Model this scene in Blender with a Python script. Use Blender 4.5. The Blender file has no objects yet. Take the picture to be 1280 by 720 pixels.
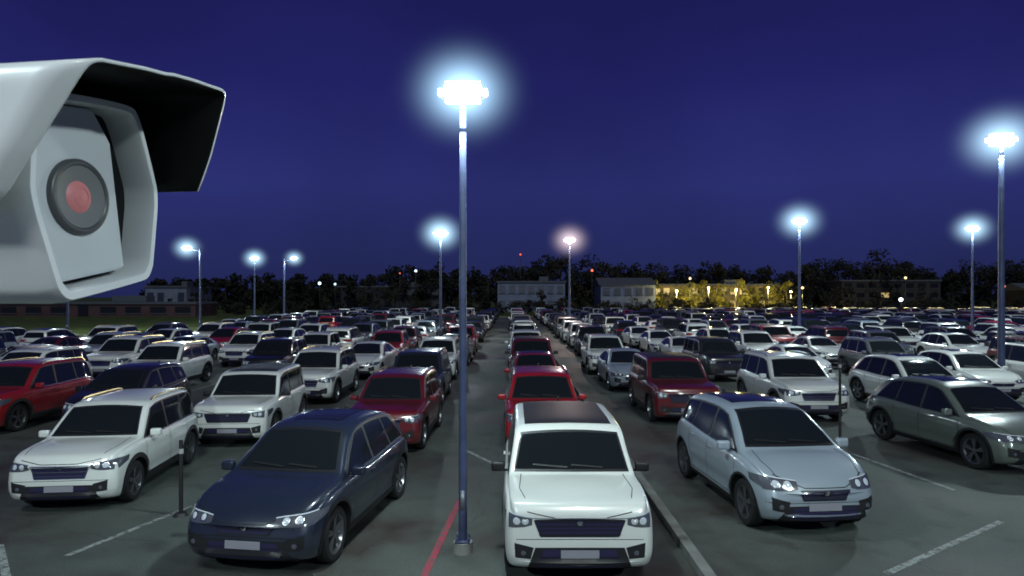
import bpy, bmesh, math, random
from math import sin, cos, pi, sqrt, radians, exp
from mathutils import Vector, Matrix
from mathutils.bvhtree import BVHTree
random.seed(7)
S = bpy.context.scene
S.view_settings.view_transform = 'Standard'
S.view_settings.look = 'None'
S.view_settings.exposure = 0
COL = S.collection

# ------------------------------------------------------------ materials
def mat(name, color=(.5,.5,.5), rough=.5, metal=0, coat=0, emis=None, estr=0, spec=.5):
    m = bpy.data.materials.new(name); m.use_nodes = True
    b = m.node_tree.nodes['Principled BSDF']
    b.inputs['Base Color'].default_value = (*color, 1)
    b.inputs['Roughness'].default_value = rough
    b.inputs['Metallic'].default_value = metal
    b.inputs['Coat Weight'].default_value = coat
    b.inputs['Coat Roughness'].default_value = .05
    b.inputs['Specular IOR Level'].default_value = spec
    if emis:
        b.inputs['Emission Color'].default_value = (*emis, 1)
        b.inputs['Emission Strength'].default_value = estr
    return m

def noisy(m, scale, lo, hi, rlo=None, rhi=None, detail=6, bump=0, bdist=.01, coord='Object', thr=(.3,.7)):
    nt = m.node_tree; N = nt.nodes; Lk = nt.links
    b = N['Principled BSDF']
    tc = N.new('ShaderNodeTexCoord')
    n = N.new('ShaderNodeTexNoise'); n.inputs['Scale'].default_value = scale; n.inputs['Detail'].default_value = detail
    Lk.new(tc.outputs[coord], n.inputs['Vector'])
    r = N.new('ShaderNodeValToRGB')
    r.color_ramp.elements[0].position = thr[0]; r.color_ramp.elements[1].position = thr[1]
    r.color_ramp.elements[0].color = (*lo, 1); r.color_ramp.elements[1].color = (*hi, 1)
    Lk.new(n.outputs['Fac'], r.inputs['Fac']); Lk.new(r.outputs['Color'], b.inputs['Base Color'])
    if rlo is not None:
        mr = N.new('ShaderNodeMapRange'); mr.inputs['From Min'].default_value = .3; mr.inputs['From Max'].default_value = .7
        mr.inputs['To Min'].default_value = rlo; mr.inputs['To Max'].default_value = rhi
        Lk.new(n.outputs['Fac'], mr.inputs['Value']); Lk.new(mr.outputs['Result'], b.inputs['Roughness'])
    if bump:
        bp = N.new('ShaderNodeBump'); bp.inputs['Strength'].default_value = bump; bp.inputs['Distance'].default_value = bdist
        Lk.new(n.outputs['Fac'], bp.inputs['Height']); Lk.new(bp.outputs['Normal'], b.inputs['Normal'])
    return m

# car paint: colour from the object, light dust variation
def paint_mat():
    m = mat('car_paint', rough=.32, coat=1)
    m.node_tree.nodes['Principled BSDF'].inputs['Coat Roughness'].default_value = .07
    m.node_tree.nodes['Principled BSDF'].inputs['Metallic'].default_value = .08
    nt = m.node_tree; N = nt.nodes; Lk = nt.links; b = N['Principled BSDF']
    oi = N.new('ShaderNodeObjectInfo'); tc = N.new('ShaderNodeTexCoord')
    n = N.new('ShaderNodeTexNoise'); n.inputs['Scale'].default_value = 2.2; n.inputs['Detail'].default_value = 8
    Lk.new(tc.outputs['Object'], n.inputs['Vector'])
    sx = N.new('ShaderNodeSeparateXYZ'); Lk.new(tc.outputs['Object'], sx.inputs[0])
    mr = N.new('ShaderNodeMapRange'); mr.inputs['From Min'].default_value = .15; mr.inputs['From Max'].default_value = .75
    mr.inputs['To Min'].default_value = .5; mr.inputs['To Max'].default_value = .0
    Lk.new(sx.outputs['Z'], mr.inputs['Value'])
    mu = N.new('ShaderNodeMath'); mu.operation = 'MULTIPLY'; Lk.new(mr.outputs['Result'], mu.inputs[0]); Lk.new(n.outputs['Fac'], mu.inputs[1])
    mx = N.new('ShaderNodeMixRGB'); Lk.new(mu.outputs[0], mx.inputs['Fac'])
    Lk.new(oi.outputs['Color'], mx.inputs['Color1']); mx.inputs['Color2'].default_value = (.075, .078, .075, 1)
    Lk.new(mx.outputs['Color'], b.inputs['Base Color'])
    m2 = N.new('ShaderNodeMapRange'); m2.inputs['To Min'].default_value = .22; m2.inputs['To Max'].default_value = .42
    Lk.new(n.outputs['Fac'], m2.inputs['Value']); Lk.new(m2.outputs['Result'], b.inputs['Roughness'])
    return m
M = {}
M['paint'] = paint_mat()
M['glass'] = mat('tinted_glass', (.010,.013,.015), .07, coat=.3, spec=.5)
M['trim'] = mat('black_plastic', (.014,.014,.016), .45)
M['void'] = mat('wheel_well', (.006,.006,.007), .9)
M['chrome'] = mat('chrome', (.6,.62,.66), .22, metal=1)
M['tire'] = mat('tire_rubber', (.012,.012,.013), .8)
M['rim'] = mat('alloy', (.30,.31,.33), .3, metal=.9)
M['lamp'] = mat('headlamp', (.62,.66,.72), .12, coat=1)
M['lampd'] = mat('headlamp_housing', (.085,.09,.11), .15, coat=1)
M['grille'] = mat('grille_mesh', (.020,.017,.060), .35, coat=.3)
M['plate'] = mat('number_plate', (.27,.27,.31), .5)
M['tail'] = mat('tail_lamp', (.3,.01,.01), .2, coat=1)
M['seam'] = mat('panel_gap', (.008,.008,.009), .8)
CARM = ['paint','glass','trim','void','chrome','tire','rim','lamp','lampd','grille','plate','tail','seam']
CI = {k:i for i,k in enumerate(CARM)}

# ------------------------------------------------------------ curves
def pchip(pts):
    xs = [p[0] for p in pts]; ys = [p[1] for p in pts]; n = len(xs)
    h = [xs[i+1]-xs[i] for i in range(n-1)]; d = [(ys[i+1]-ys[i])/h[i] for i in range(n-1)]
    m = [0]*n; m[0] = d[0]; m[-1] = d[-1]
    for i in range(1, n-1):
        if d[i-1]*d[i] <= 0: m[i] = 0
        else:
            w1 = 2*h[i]+h[i-1]; w2 = h[i]+2*h[i-1]
            m[i] = (w1+w2)/(w1/d[i-1]+w2/d[i])
    def f(x):
        if x <= xs[0]: return ys[0]
        if x >= xs[-1]: return ys[-1]
        i = 0
        while x > xs[i+1]: i += 1
        t = (x-xs[i])/h[i]
        return ((2*t**3-3*t*t+1)*ys[i] + (t**3-2*t*t+t)*h[i]*m[i] + (-2*t**3+3*t*t)*ys[i+1] + (t**3-t*t)*h[i]*m[i+1])
    return f
def chaikin(p, it=2, closed=False):
    for _ in range(it):
        q = []
        n = len(p)
        if closed:
            for i in range(n):
                a, b = p[i], p[(i+1) % n]
                q.append(tuple(.75*u+.25*v for u,v in zip(a,b))); q.append(tuple(.25*u+.75*v for u,v in zip(a,b)))
        else:
            q.append(p[0])
            for i in range(n-1):
                a, b = p[i], p[i+1]
                if i > 0: q.append(tuple(.75*u+.25*v for u,v in zip(a,b)))
                if i < n-2: q.append(tuple(.25*u+.75*v for u,v in zip(a,b)))
            q.append(p[-1])
        p = q
    return p
def lerp_poly(pts, t):
    n = len(pts)-1
    if n == 0: return pts[0]
    u = min(max(t,0),1)*n; i = min(int(u), n-1); f = u-i
    return tuple(a+(b-a)*f for a,b in zip(pts[i], pts[i+1]))

# ------------------------------------------------------------ car generator
def make_car(name, sp):
    L, W = sp['L'], sp['W']
    zt = pchip(sp['top']); zs = pchip(sp['belt']); zb = pchip([(0,.27),(.35,.2),(L-.5,.22),(L,.33)])
    pw = pchip([(0,sp.get('nose',.80)),(.12,min(.96,sp.get('nose',.80)+.08)),(.45,.975),(1.1,1),(L-1,1),(L-.35,.96),(L,.86)])
    yf, yr, R = sp['yf'], sp['yr'], sp['R']
    ys = [0,.004,.012,.025,.045,.07,.1,.14,.19,.25]
    y = .32
    while y < L-.27: ys.append(y); y += .075
    ys += [L-v for v in reversed([0,.004,.012,.025,.045,.07,.1,.14,.19,.25])]
    rings = []
    plan = sp.get('plan',.20)
    for y in ys:
        r = .09; d = min(y, L-y)
        e = r*(1-sqrt(max(0,1-(1-d/r)**2))) if d < r else 0
        w = W/2*pw(y)-e; t = zt(y)-e; b = zb(y)+e; s = min(zs(y), t-.05)
        g = t-s; gg = min(1, g/.5)
        xr = .925*w-sp['tumble']*g
        rc = sp.get('rc',1)
        sec = [(0,b),(.8*w,b),(.94*w,b+.02),(.985*w,b+.14),(1.0*w,b+.3*(s-b)+.08),(.998*w,b+.72*(s-b)),(.99*w,s-.07),(.965*w,s),
               (.925*w,s+.02*gg+.012), (xr+.02*rc,t-.13*gg*rc-.015),(xr-.045*rc,t-.035*gg*rc-.004),(xr*.55,t-.008),(0,t)]
        sec = chaikin(sec, 2)
        ring = []
        for (x,z) in sec:
            if .25 < z < .95:
                bul = .02*(exp(-((y-yf)/.42)**2)+exp(-((y-yr)/.42)**2))*sin(pi*(z-.25)/.7)
                x += bul*min(1,x/.6) if x > .5 else 0
                if yf+.45 < y < yr-.4 and x > .6:
                    x -= .028*exp(-((z-.47)/.10)**2)
                    x += .010*exp(-((z-sp.get('crease',.78))/.03)**2)
            yy = y
            sf = max(0,1-y/.8); sr = max(0,1-(L-y)/.8)
            if .3 < y < sp['cowl'] and z > s: z += .018*sin(pi*(y-.3)/(sp['cowl']-.3))*(1/(1+exp((x-.47)/.03)))
            yy += sf*(plan*(x/(W/2))**2.2 + (sp.get('lean',.13)*max(0,(z-.58)/.4) if z > .58 else .12*max(0,(.42-z)/.2)*.5))
            yy -= sr*(.16*(x/(W/2))**2.2 + .10*max(0,(z-.6)/.4))
            ring.append((x, yy, z))
        rings.append(ring)
    V = []; F = []; nh = len(rings[0])
    for ring in rings:
        full = ring + [(-x,y,z) for (x,y,z) in reversed(ring[1:-1])]
        V += [(x, y-L/2, z) for (x,y,z) in full]
    n = nh*2-2
    for i in range(len(rings)-1):
        for j in range(n):
            a = i*n+j; b_ = i*n+(j+1)%n
            F.append((a, b_, b_+n, a+n))
    def cap(base, flip):
        for j in range(nh-1):
            a = base+j; b2 = base+j+1
            c = base+((n-j-1) % n); d = base+((n-j) % n)
            q = []
            for v in (a,b2,c,d):
                if v not in q: q.append(v)
            if len(q) > 2: F.append(tuple(q if flip else reversed(q)))
    cap(0, True); cap((len(rings)-1)*n, False)
    me = bpy.data.meshes.new(name+'_body'); me.from_pydata(V, [], F)
    bm = bmesh.new(); bm.from_mesh(me); bmesh.ops.remove_doubles(bm, verts=bm.verts, dist=1e-5)
    bmesh.ops.recalc_face_normals(bm, faces=bm.faces)
    bvh = BVHTree.FromBMesh(bm); bm.to_mesh(me); bm.free()
    ob = bpy.data.objects.new('tmp', me); COL.objects.link(ob)
    cb = bmesh.new()
    for yy in (yf, yr):
        for s in (-1,1):
            bmesh.ops.create_cone(cb, cap_ends=True, segments=40, radius1=R+.06, radius2=R+.06, depth=.34,
                matrix=Matrix.Translation((s*(W/2-.10), yy-L/2, R))@Matrix.Rotation(pi/2,4,'Y'))
    cm = bpy.data.meshes.new('cut'); cb.to_mesh(cm); cb.free()
    cu = bpy.data.objects.new('cut', cm); COL.objects.link(cu)
    mo = ob.modifiers.new('b','BOOLEAN'); mo.operation='DIFFERENCE'; mo.object=cu; mo.solver='EXACT'
    dg = bpy.context.evaluated_depsgraph_get()
    ev = ob.evaluated_get(dg); bme = bpy.data.meshes.new_from_object(ev)
    bpy.data.objects.remove(ob); bpy.data.objects.remove(cu)
    V = [tuple(v.co) for v in bme.vertices]; F = []; MI = []
    for p in bme.polygons:
        F.append(tuple(p.vertices)); c = p.center; m_ = 'paint'
        if c.z < zb(c.y+L/2)+.03 and abs(p.normal.z) > .5: m_ = 'trim'
        for yy in (yf,yr):
            dd = math.hypot(c.y-(yy-L/2), c.z-R)
            if dd < R+.063 and abs(c.x) > W/2-.29 and abs(c.x) < W/2+.05:
                if dd > R+.045 or abs(c.x) < W/2-.2: m_ = 'void'
        MI.append(CI[m_])
    SM = [True]*len(F)
    def addmesh(vs, fs, m_, smooth=True):
        o = len(V); V.extend(vs)
        for f in fs: F.append(tuple(i+o for i in f)); MI.append(CI[m_]); SM.append(smooth)
    def hit(view, u, v):
        if view == 'front': o, d = Vector((u,-6,v)), Vector((0,1,0))
        elif view == 'rear': o, d = Vector((u,6,v)), Vector((0,-1,0))
        elif view == 'R': o, d = Vector((6,u-L/2,v)), Vector((-1,0,0))
        elif view == 'L': o, d = Vector((-6,u-L/2,v)), Vector((1,0,0))
        elif view == 'top': o, d = Vector((u,v-L/2,5)), Vector((0,0,-1))
        loc, nor, _, _ = bvh.ray_cast(o, d)
        if loc is None: return None, None
        if nor.dot(d) > 0: nor = -nor
        return loc, nor
    def patch(view, low, up, m_, off=.006, n=16, m=10):
        vs = []; ok = {}
        for j in range(m+1):
            for i in range(n+1):
                a = lerp_poly(low, i/n); b2 = lerp_poly(up, i/n); t = j/m
                loc, nor = hit(view, a[0]+(b2[0]-a[0])*t, a[1]+(b2[1]-a[1])*t)
                if loc is None: vs.append((0,0,.5)); ok[j*(n+1)+i] = False
                else: vs.append(tuple(loc+nor*off)); ok[j*(n+1)+i] = True
        fs = []
        for j in range(m):
            for i in range(n):
                q = (j*(n+1)+i, j*(n+1)+i+1, (j+1)*(n+1)+i+1, (j+1)*(n+1)+i)
                if all(ok[k] for k in q):
                    ls = [Vector(vs[k]) for k in q]
                    if max((ls[0]-ls[2]).length, (ls[1]-ls[3]).length) < .5: fs.append(q)
        addmesh(vs, fs, m_)
    def disc(view, cx, cz, r, m_, off, dome=.012):
        ns = 18; loc, nor = hit(view, cx, cz)
        if loc is None: return
        vs = [tuple(loc+nor*(off+dome))]
        for i in range(ns):
            a = 2*pi*i/ns; l2, n2 = hit(view, cx+r*cos(a), cz+r*sin(a))
            if l2 is None: return
            vs.append(tuple(l2+n2*off))
        addmesh(vs, [(0,1+i,1+(i+1)%ns) for i in range(ns)], m_)
    def ribbon(view, pts, wd, m_, off=.004, step=.04):
        P = []
        for a,b2 in zip(pts[:-1], pts[1:]):
            k = max(1,int(math.dist(a,b2)/step))
            for i in range(k): P.append((a[0]+(b2[0]-a[0])*i/k, a[1]+(b2[1]-a[1])*i/k))
        P.append(pts[-1]); vs = []; good = []
        for i,p in enumerate(P):
            a = P[max(0,i-1)]; b2 = P[min(len(P)-1,i+1)]
            dx, dy = b2[0]-a[0], b2[1]-a[1]; l = math.hypot(dx,dy) or 1; nx, ny = -dy/l*wd/2, dx/l*wd/2
            g = True
            for s in (-1,1):
                loc, nor = hit(view, p[0]+s*nx, p[1]+s*ny)
                if loc is None: g = False; vs.append((0,0,.5))
                else: vs.append(tuple(loc+nor*off))
            good.append(g)
        fs = [(2*i,2*i+1,2*i+3,2*i+2) for i in range(len(P)-1) if good[i] and good[i+1] and (Vector(vs[2*i])-Vector(vs[2*i+2])).length < .3]
        addmesh(vs, fs, m_)
    def box(c, s, m_, bev=.0, rot=None, seg=2):
        b3 = bmesh.new(); bmesh.ops.create_cube(b3, size=1)
        bmesh.ops.scale(b3, vec=s, verts=b3.verts)
        if bev: bmesh.ops.bevel(b3, geom=b3.edges[:], offset=bev, segments=seg, affect='EDGES', profile=.6)
        mt = Matrix.Translation(c)@(rot.to_4x4() if rot else Matrix())
        bmesh.ops.transform(b3, matrix=mt, verts=b3.verts)
        b3.verts.ensure_lookup_table()
        addmesh([tuple(v.co) for v in b3.verts], [tuple(v.index for v in f.verts) for f in b3.faces], m_); b3.free()
    bz = lambda y: zs(y)+.055
    tz = lambda y: zt(y)-.135*(.5+.5*sp.get('rc',1))
    wf, wt, we, wb = sp['wf'], sp['wt'], sp['we'], sp['wb']
    mid = sp['mid']; q1 = sp['q']
    for v in ('R','L'):
        lo = [(wf+(wb-wf)*k/8, bz(wf+(wb-wf)*k/8)-.02) for k in range(9)]
        up = [(wt+(we-wt)*k/8, tz(wt+(we-wt)*k/8)+.03) for k in range(9)]
        patch(v, lo, up, 'trim', .004, 40, 10)
        def win(a0,a1,b0,b1):
            lo = [(a0+(a1-a0)*k/6, bz(a0+(a1-a0)*k/6)) for k in range(7)]
            up = [(b0+(b1-b0)*k/6, tz(b0+(b1-b0)*k/6)) for k in range(7)]
            patch(v, lo, up, 'glass', .010, 18, 8)
        win(wf+.12, mid-.04, wt+.06, mid-.04)
        win(mid+.05, q1-.03, mid+.05, q1-.10)
        win(q1+.03, wb-.07, q1-.04, we-.05)
        if sp.get('chromeline'): ribbon(v, lo, .018, 'chrome', .008)
        zlow = .36
        ribbon(v, [(wf+.02, bz(wf)-.03),(wf-.03,.7),(yf+R+.17,zlow+.1),(yf+R+.2,zlow)], .010, 'seam', .002)
        ribbon(v, [(mid, bz(mid)-.03),(mid,.6),(mid+.02,zlow)], .010, 'seam', .002)
        ribbon(v, [(q1, bz(q1)-.03),(q1,.85),(yr-R-.10,.62),(yr-R-.16,zlow)], .010, 'seam', .002)
        ribbon(v, [(yf+R+.1,zlow),(yr-R-.1,zlow)], .010, 'seam', .002)
        patch(v, [(yf+R+.05,.24),(yr-R-.05,.24)], [(yf+R+.05,.24+sp['clad']),(yr-R-.05,.24+sp['clad'])], 'trim', .007, 30, 4)
        for yy in (yf,yr):
            rr = R+.06+sp['arch']/2
            arc = [(yy+rr*cos(a*pi/24), R+rr*sin(a*pi/24)) for a in range(-2,27)]
            ribbon(v, arc, sp['arch'], 'trim' if sp['arch'] > .03 else 'paint', .009, .05)
        s = 1 if v == 'R' else -1
        for yh in (mid-.16, q1-.14):
            loc, nor = hit(v, yh, zs(yh)-.09)
            if loc: box((loc.x+s*.015, loc.y, loc.z), (.03,.17,.03), 'paint', .012)
        ym = wf+.22; loc, nor = hit(v, ym, bz(ym)+.0)
        if loc:
            box((loc.x+s*.05, loc.y, loc.z+.0), (.12,.05,.03), 'trim', .01)
            box((loc.x+s*.15, loc.y-.01, loc.z+.06), (.20,.12,.14), sp.get('mirror','paint'), .045, seg=4)
            box((loc.x+s*.155, loc.y+.047, loc.z+.06), (.155,.02,.10), 'glass', .008)
        tl = sp['tailz']
        patch(v, [(L-.42,tl-.03),(L-.10,tl-.07)], [(L-.36,tl+.09),(L-.10,tl+.09)], 'tail', .008, 8, 5)
        hz = sp['hz']; hh = sp.get('hh',.085)
        patch(v, [(.24,hz-.045),(.56,hz+.03)], [(.24,hz+hh),(.62,hz+hh)], 'lampd', .007, 10, 5)
        if sp['rails']:
            pts = []
            y0, y1 = wt+.25, we-.1; N_=14
            for i in range(N_+1):
                yy = y0+(y1-y0)*i/N_
                l2, n2 = hit('top', s*(W/2*.925-sp['tumble']*(zt(yy)-zs(yy))-.07), yy)
                pts.append((l2.x, l2.y, l2.z+(.045 if 0 < i < N_ else .005)))
            vs=[]; fs=[]
            for i,(a,b2,c) in enumerate(pts):
                vs += [(a-.016,b2,c-.012),(a+.016,b2,c-.012),(a+.013,b2,c+.014),(a-.013,b2,c+.014)]
                if i:
                    o=4*(i-1); fs += [(o+k2, o+(k2+1)%4, o+4+(k2+1)%4, o+4+k2) for k2 in range(4)]
            addmesh(vs, fs, 'trim' if not sp.get('chromeline') else 'chrome')
    cz = zt(sp['cowl'])+.03; rz = zt(sp['wtop'])-.035
    xb, xt = sp['wsx']
    def arcline(xh, z, dz): return [(-xh+2*xh*k/12, z+dz*(1-((k-6)/6)**2)) for k in range(13)]
    patch('front', arcline(xb+.025, cz-.02, -.0), arcline(xt+.025, rz-.02, .035), 'trim', .004, 30, 14)
    patch('front', arcline(xb, cz+.01, -.0), arcline(xt, rz-.045, .03), 'glass', .009, 30, 14)
    ribbon('front', [(-.06,cz+.02),(-.55,cz+.055)], .02, 'trim', .022)
    ribbon('front', [(.45,cz+.02),(.0,cz+.05)], .02, 'trim', .022)
    rr_ = sp['rearg']
    patch('rear', arcline(xb-.06, rr_[0], 0), arcline(xt-.03, rr_[1], .01), 'glass', .008, 20, 10)
    if sp['sunroof']:
        a, b2 = sp['sunroof']; sw = sp.get('srw',.42)
        patch('top', [(-sw,a),(sw,a)], [(-sw,b2),(sw,b2)], sp.get('srm','glass'), .006, 16, 16)
    box((0, sp['we']-L/2-.1, zt(sp['we']-.1)+.03), (.025,.13,.06), 'trim', .01)
    hx = W/2*.80
    for s in (-1,1):
        ribbon('top', [(s*(hx-.10),.26),(s*(hx-.03),.6),(s*(hx-.06),sp['cowl']-.02)], .011, 'seam', .002)
    hz = sp['hz']; gx = sp['gx']; g0, g1 = sp['g']; hh = sp.get('hh',.085)
    ribbon('front', [(-.66,hz+hh+.03),(-.3,g1+.035),(.3,g1+.035),(.66,hz+hh+.03)], .011, 'seam', .002)
    patch('front', [(-gx*.86,g0),(gx*.86,g0)], [(-gx,g1),(gx,g1)], 'grille', .006, 24, 8)
    nb = sp['bars']
    for k in range(nb):
        z = g0+(g1-g0)*(k+.5)/nb
        ribbon('front', [(-gx*.9,z),(gx*.9,z)], .014, 'chrome' if sp.get('chromeline') and nb < 4 else 'trim', .016)
    fr = [(-gx*.86,g0),(-gx,g1),(gx,g1),(gx*.86,g0),(-gx*.86,g0)]
    ribbon('front', fr, .016, 'chrome' if sp.get('chromeline') else 'trim', .012)
    for s in (-1,1):
        lx0, lx1 = gx+.03, W/2-.09
        patch('front', [(s*lx0,hz-.01),(s*(lx0+.1),hz-.035),(s*lx1,hz-.045)], [(s*(lx0),hz+hh-.035),(s*(lx0+.1),hz+hh-.02),(s*lx1,hz+hh+.01)], 'lampd', .008, 14, 6)
        rl = min(.045, hh*.36)
        for k in range(2):
            xc = lx0+(lx1-lx0)*(.30+.36*k)
            disc('front', s*xc, hz+hh*.32, rl+.010, 'chrome', .011, .004)
            disc('front', s*xc, hz+hh*.32, rl, 'lamp', .016, .014)
        ribbon('front', [(s*lx0,hz+hh-.035),(s*(lx0+.1),hz+hh-.022),(s*lx1,hz+hh+.005)], .012, 'lamp', .014)
        patch('front', [(s*(W/2-.36),.40),(s*(W/2-.17),.42)], [(s*(W/2-.40),.54),(s*(W/2-.16),.60)], 'trim', .006, 8, 5)
        disc('front', s*(W/2-.27), .475, .032, 'lampd', .011)
    li = sp['low']
    patch('front', [(-.66,li[0]),(.66,li[0])], [(-.56,li[1]),(.56,li[1])], 'trim', .006, 20, 6)
    patch('front', [(-.52,li[0]+.03),(.52,li[0]+.03)], [(-.46,li[1]-.025),(.46,li[1]-.025)], 'grille', .010, 20, 6)
    for z in (li[0]+.08, li[0]+.15): ribbon('front', [(-.5,z),(.5,z)], .012, 'trim', .016)
    ribbon('front', [(-.70,.265),(-.5,.245),(.5,.245),(.70,.265)], .03, 'chrome' if sp.get('chromeline') else 'trim', .012)
    ribbon('front', [(-.8,g0-.04),(.8,g0-.04)], .008, 'seam', .002)
    patch('front', [(-.24,.415),(.24,.415)], [(-.24,.515),(.24,.515)], 'plate', .022, 6, 3)
    disc('front', 0, g1-.035, .035, 'chrome', .022, .01)
    tl = sp['tailz']
    for s in (-1,1):
        patch('rear', [(s*.42,tl-.02),(s*(W/2-.09),tl-.06)], [(s*.42,tl+.05),(s*(W/2-.09),tl+.09)], 'tail', .008, 8, 4)
    patch('rear', [(-.26,.62),(.26,.62)], [(-.26,.73),(.26,.73)], 'plate', .012, 6, 3)
    patch('rear', [(-.75,.30),(.75,.30)], [(-.7,.46),(.7,.46)], 'trim', .008, 16, 4)
    # wheels
    for yy in (yf,yr):
        for s in (-1,1):
            cx = s*(W/2-.135); cy = yy-L/2; ns = 36
            def lathe(prof, m_):
                vs=[]; fs=[]; n_=len(prof)
                for i in range(ns):
                    a = 2*pi*i/ns
                    for (r_,x_) in prof: vs.append((cx+s*x_, cy+r_*cos(a), R+r_*sin(a)))
                for i in range(ns):
                    for j in range(n_-1): fs.append((i*n_+j, ((i+1)%ns)*n_+j, ((i+1)%ns)*n_+j+1, i*n_+j+1))
                addmesh(vs, fs, m_)
            lathe([(.60*R,-.09),(.64*R,-.105),(.80*R,-.112),(.93*R,-.105),(.985*R,-.08),(R,-.03),(R,.03),(.985*R,.08),(.93*R,.105),(.80*R,.112),(.72*R,.105),(.70*R,.085)], 'tire')
            lathe([(.715*R,.088),(.71*R,.098),(.67*R,.094),(.64*R,.05),(.58*R,-.05)], 'rim')
            vs=[(cx+s*-.02,cy,R)]+[(cx-s*.02, cy+.6*R*cos(2*pi*i/ns), R+.6*R*sin(2*pi*i/ns)) for i in range(ns)]
            addmesh(vs, [(0,1+i,1+(i+1)%ns) for i in range(ns)], 'void')
            for k in range(5):
                for dlt in (-.13,.13):
                    a = 2*pi*k/5+.3; a2 = a+dlt; wv=.022
                    p0 = (.10*R*cos(a), .10*R*sin(a)); p1 = (.67*R*cos(a2), .67*R*sin(a2))
                    dx,dz = p1[0]-p0[0], p1[1]-p0[1]; l=math.hypot(dx,dz); nx,nz=-dz/l*wv, dx/l*wv
                    vs=[(cx+s*.075,cy+p0[0]+nx,R+p0[1]+nz),(cx+s*.075,cy+p0[0]-nx,R+p0[1]-nz),(cx+s*.088,cy+p1[0]-nx*.8,R+p1[1]-nz*.8),(cx+s*.088,cy+p1[0]+nx*.8,R+p1[1]+nz*.8),
                        (cx+s*.03,cy+p0[0]+nx,R+p0[1]+nz),(cx+s*.03,cy+p0[0]-nx,R+p0[1]-nz),(cx+s*.05,cy+p1[0]-nx*.8,R+p1[1]-nz*.8),(cx+s*.05,cy+p1[0]+nx*.8,R+p1[1]+nz*.8)]
                    addmesh(vs, [(0,1,2,3),(0,4,5,1),(3,2,6,7),(0,3,7,4),(1,5,6,2)], 'rim', False)
            vs=[(cx+s*.082,cy,R)]+[(cx+s*.078, cy+.15*R*cos(2*pi*i/16), R+.15*R*sin(2*pi*i/16)) for i in range(16)]
            addmesh(vs, [(0,1+i,1+(i+1)%16) for i in range(16)], 'rim')
    me = bpy.data.meshes.new(name); me.from_pydata(V, [], F)
    for k in CARM: me.materials.append(M[k])
    me.polygons.foreach_set('material_index', MI); me.polygons.foreach_set('use_smooth', SM)
    bm = bmesh.new(); bm.from_mesh(me)
    for e in bm.edges:
        if len(e.link_faces) == 2 and e.calc_face_angle(0) > radians(38): e.smooth = False
    bm.to_mesh(me); bm.free(); me.update()
    return me, L

SP = {}
SP['suv'] = dict(L=4.5,W=1.96,R=.385,yf=.88,yr=3.56,tumble=.15,plan=.09,lean=.03,rc=.6,
    top=[(0,1.01),(.08,1.08),(.4,1.125),(.9,1.15),(1.18,1.165),(1.44,1.40),(1.68,1.66),(1.86,1.745),(2.3,1.78),(3.4,1.785),(4.08,1.76),(4.24,1.70),(4.36,1.28),(4.44,1.1),(4.5,1.0)],
    belt=[(0,.91),(.4,1.05),(1.2,1.08),(2.5,1.085),(3.7,1.09),(4.5,.98)],
    cowl=1.20,wtop=1.75,wsx=(.80,.70),rearg=(1.22,1.6),wf=1.27,wt=1.71,we=4.10,wb=4.2,mid=2.34,q=3.28,
    clad=.16,arch=.07,hz=.83,hh=.12,gx=.57,g=(.68,.88),bars=4,low=(.27,.54),tailz=1.0,rails=False,chromeline=False,sunroof=(1.90,4.0),srw=.66,srm='trim',nose=.93,mirror='trim')
SP['suv2'] = dict(L=4.5,W=1.90,R=.37,yf=.88,yr=3.56,tumble=.19,plan=.14,lean=.06,rc=.75,
    top=[(0,.94),(.12,1.03),(.4,1.08),(.9,1.115),(1.18,1.135),(1.48,1.39),(1.78,1.64),(1.98,1.715),(2.6,1.745),(3.4,1.735),(4.0,1.69),(4.18,1.63),(4.32,1.24),(4.42,1.05),(4.5,.95)],
    belt=[(0,.82),(.4,.99),(1.2,1.04),(2.5,1.045),(3.7,1.08),(4.5,.93)],
    cowl=1.20,wtop=1.84,wsx=(.755,.63),rearg=(1.16,1.54),wf=1.28,wt=1.82,we=4.04,wb=4.15,mid=2.40,q=3.30,
    clad=.17,arch=.085,hz=.81,hh=.12,gx=.48,g=(.64,.86),bars=3,low=(.28,.52),tailz=.97,rails=True,chromeline=True,sunroof=None,nose=.89)
SP['cross'] = dict(L=4.6,W=1.92,R=.375,yf=.86,yr=3.72,tumble=.29,plan=.18,
    top=[(0,.80),(.12,.90),(.4,.99),(.9,1.06),(1.15,1.09),(1.52,1.33),(1.92,1.58),(2.2,1.66),(2.65,1.69),(3.2,1.67),(3.8,1.55),(4.2,1.34),(4.45,1.14),(4.6,1.0)],
    belt=[(0,.72),(.4,.89),(1.2,.98),(2.5,.99),(3.7,1.04),(4.6,.95)],
    cowl=1.17,wtop=2.02,wsx=(.735,.565),rearg=(1.24,1.52),wf=1.24,wt=1.95,we=3.6,wb=4.02,mid=2.40,q=3.25,
    clad=.10,arch=.05,hz=.74,hh=.10,gx=.40,g=(.60,.70),bars=1,low=(.28,.52),tailz=.97,rails=False,sunroof=(2.25,3.3),nose=.83)
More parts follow.
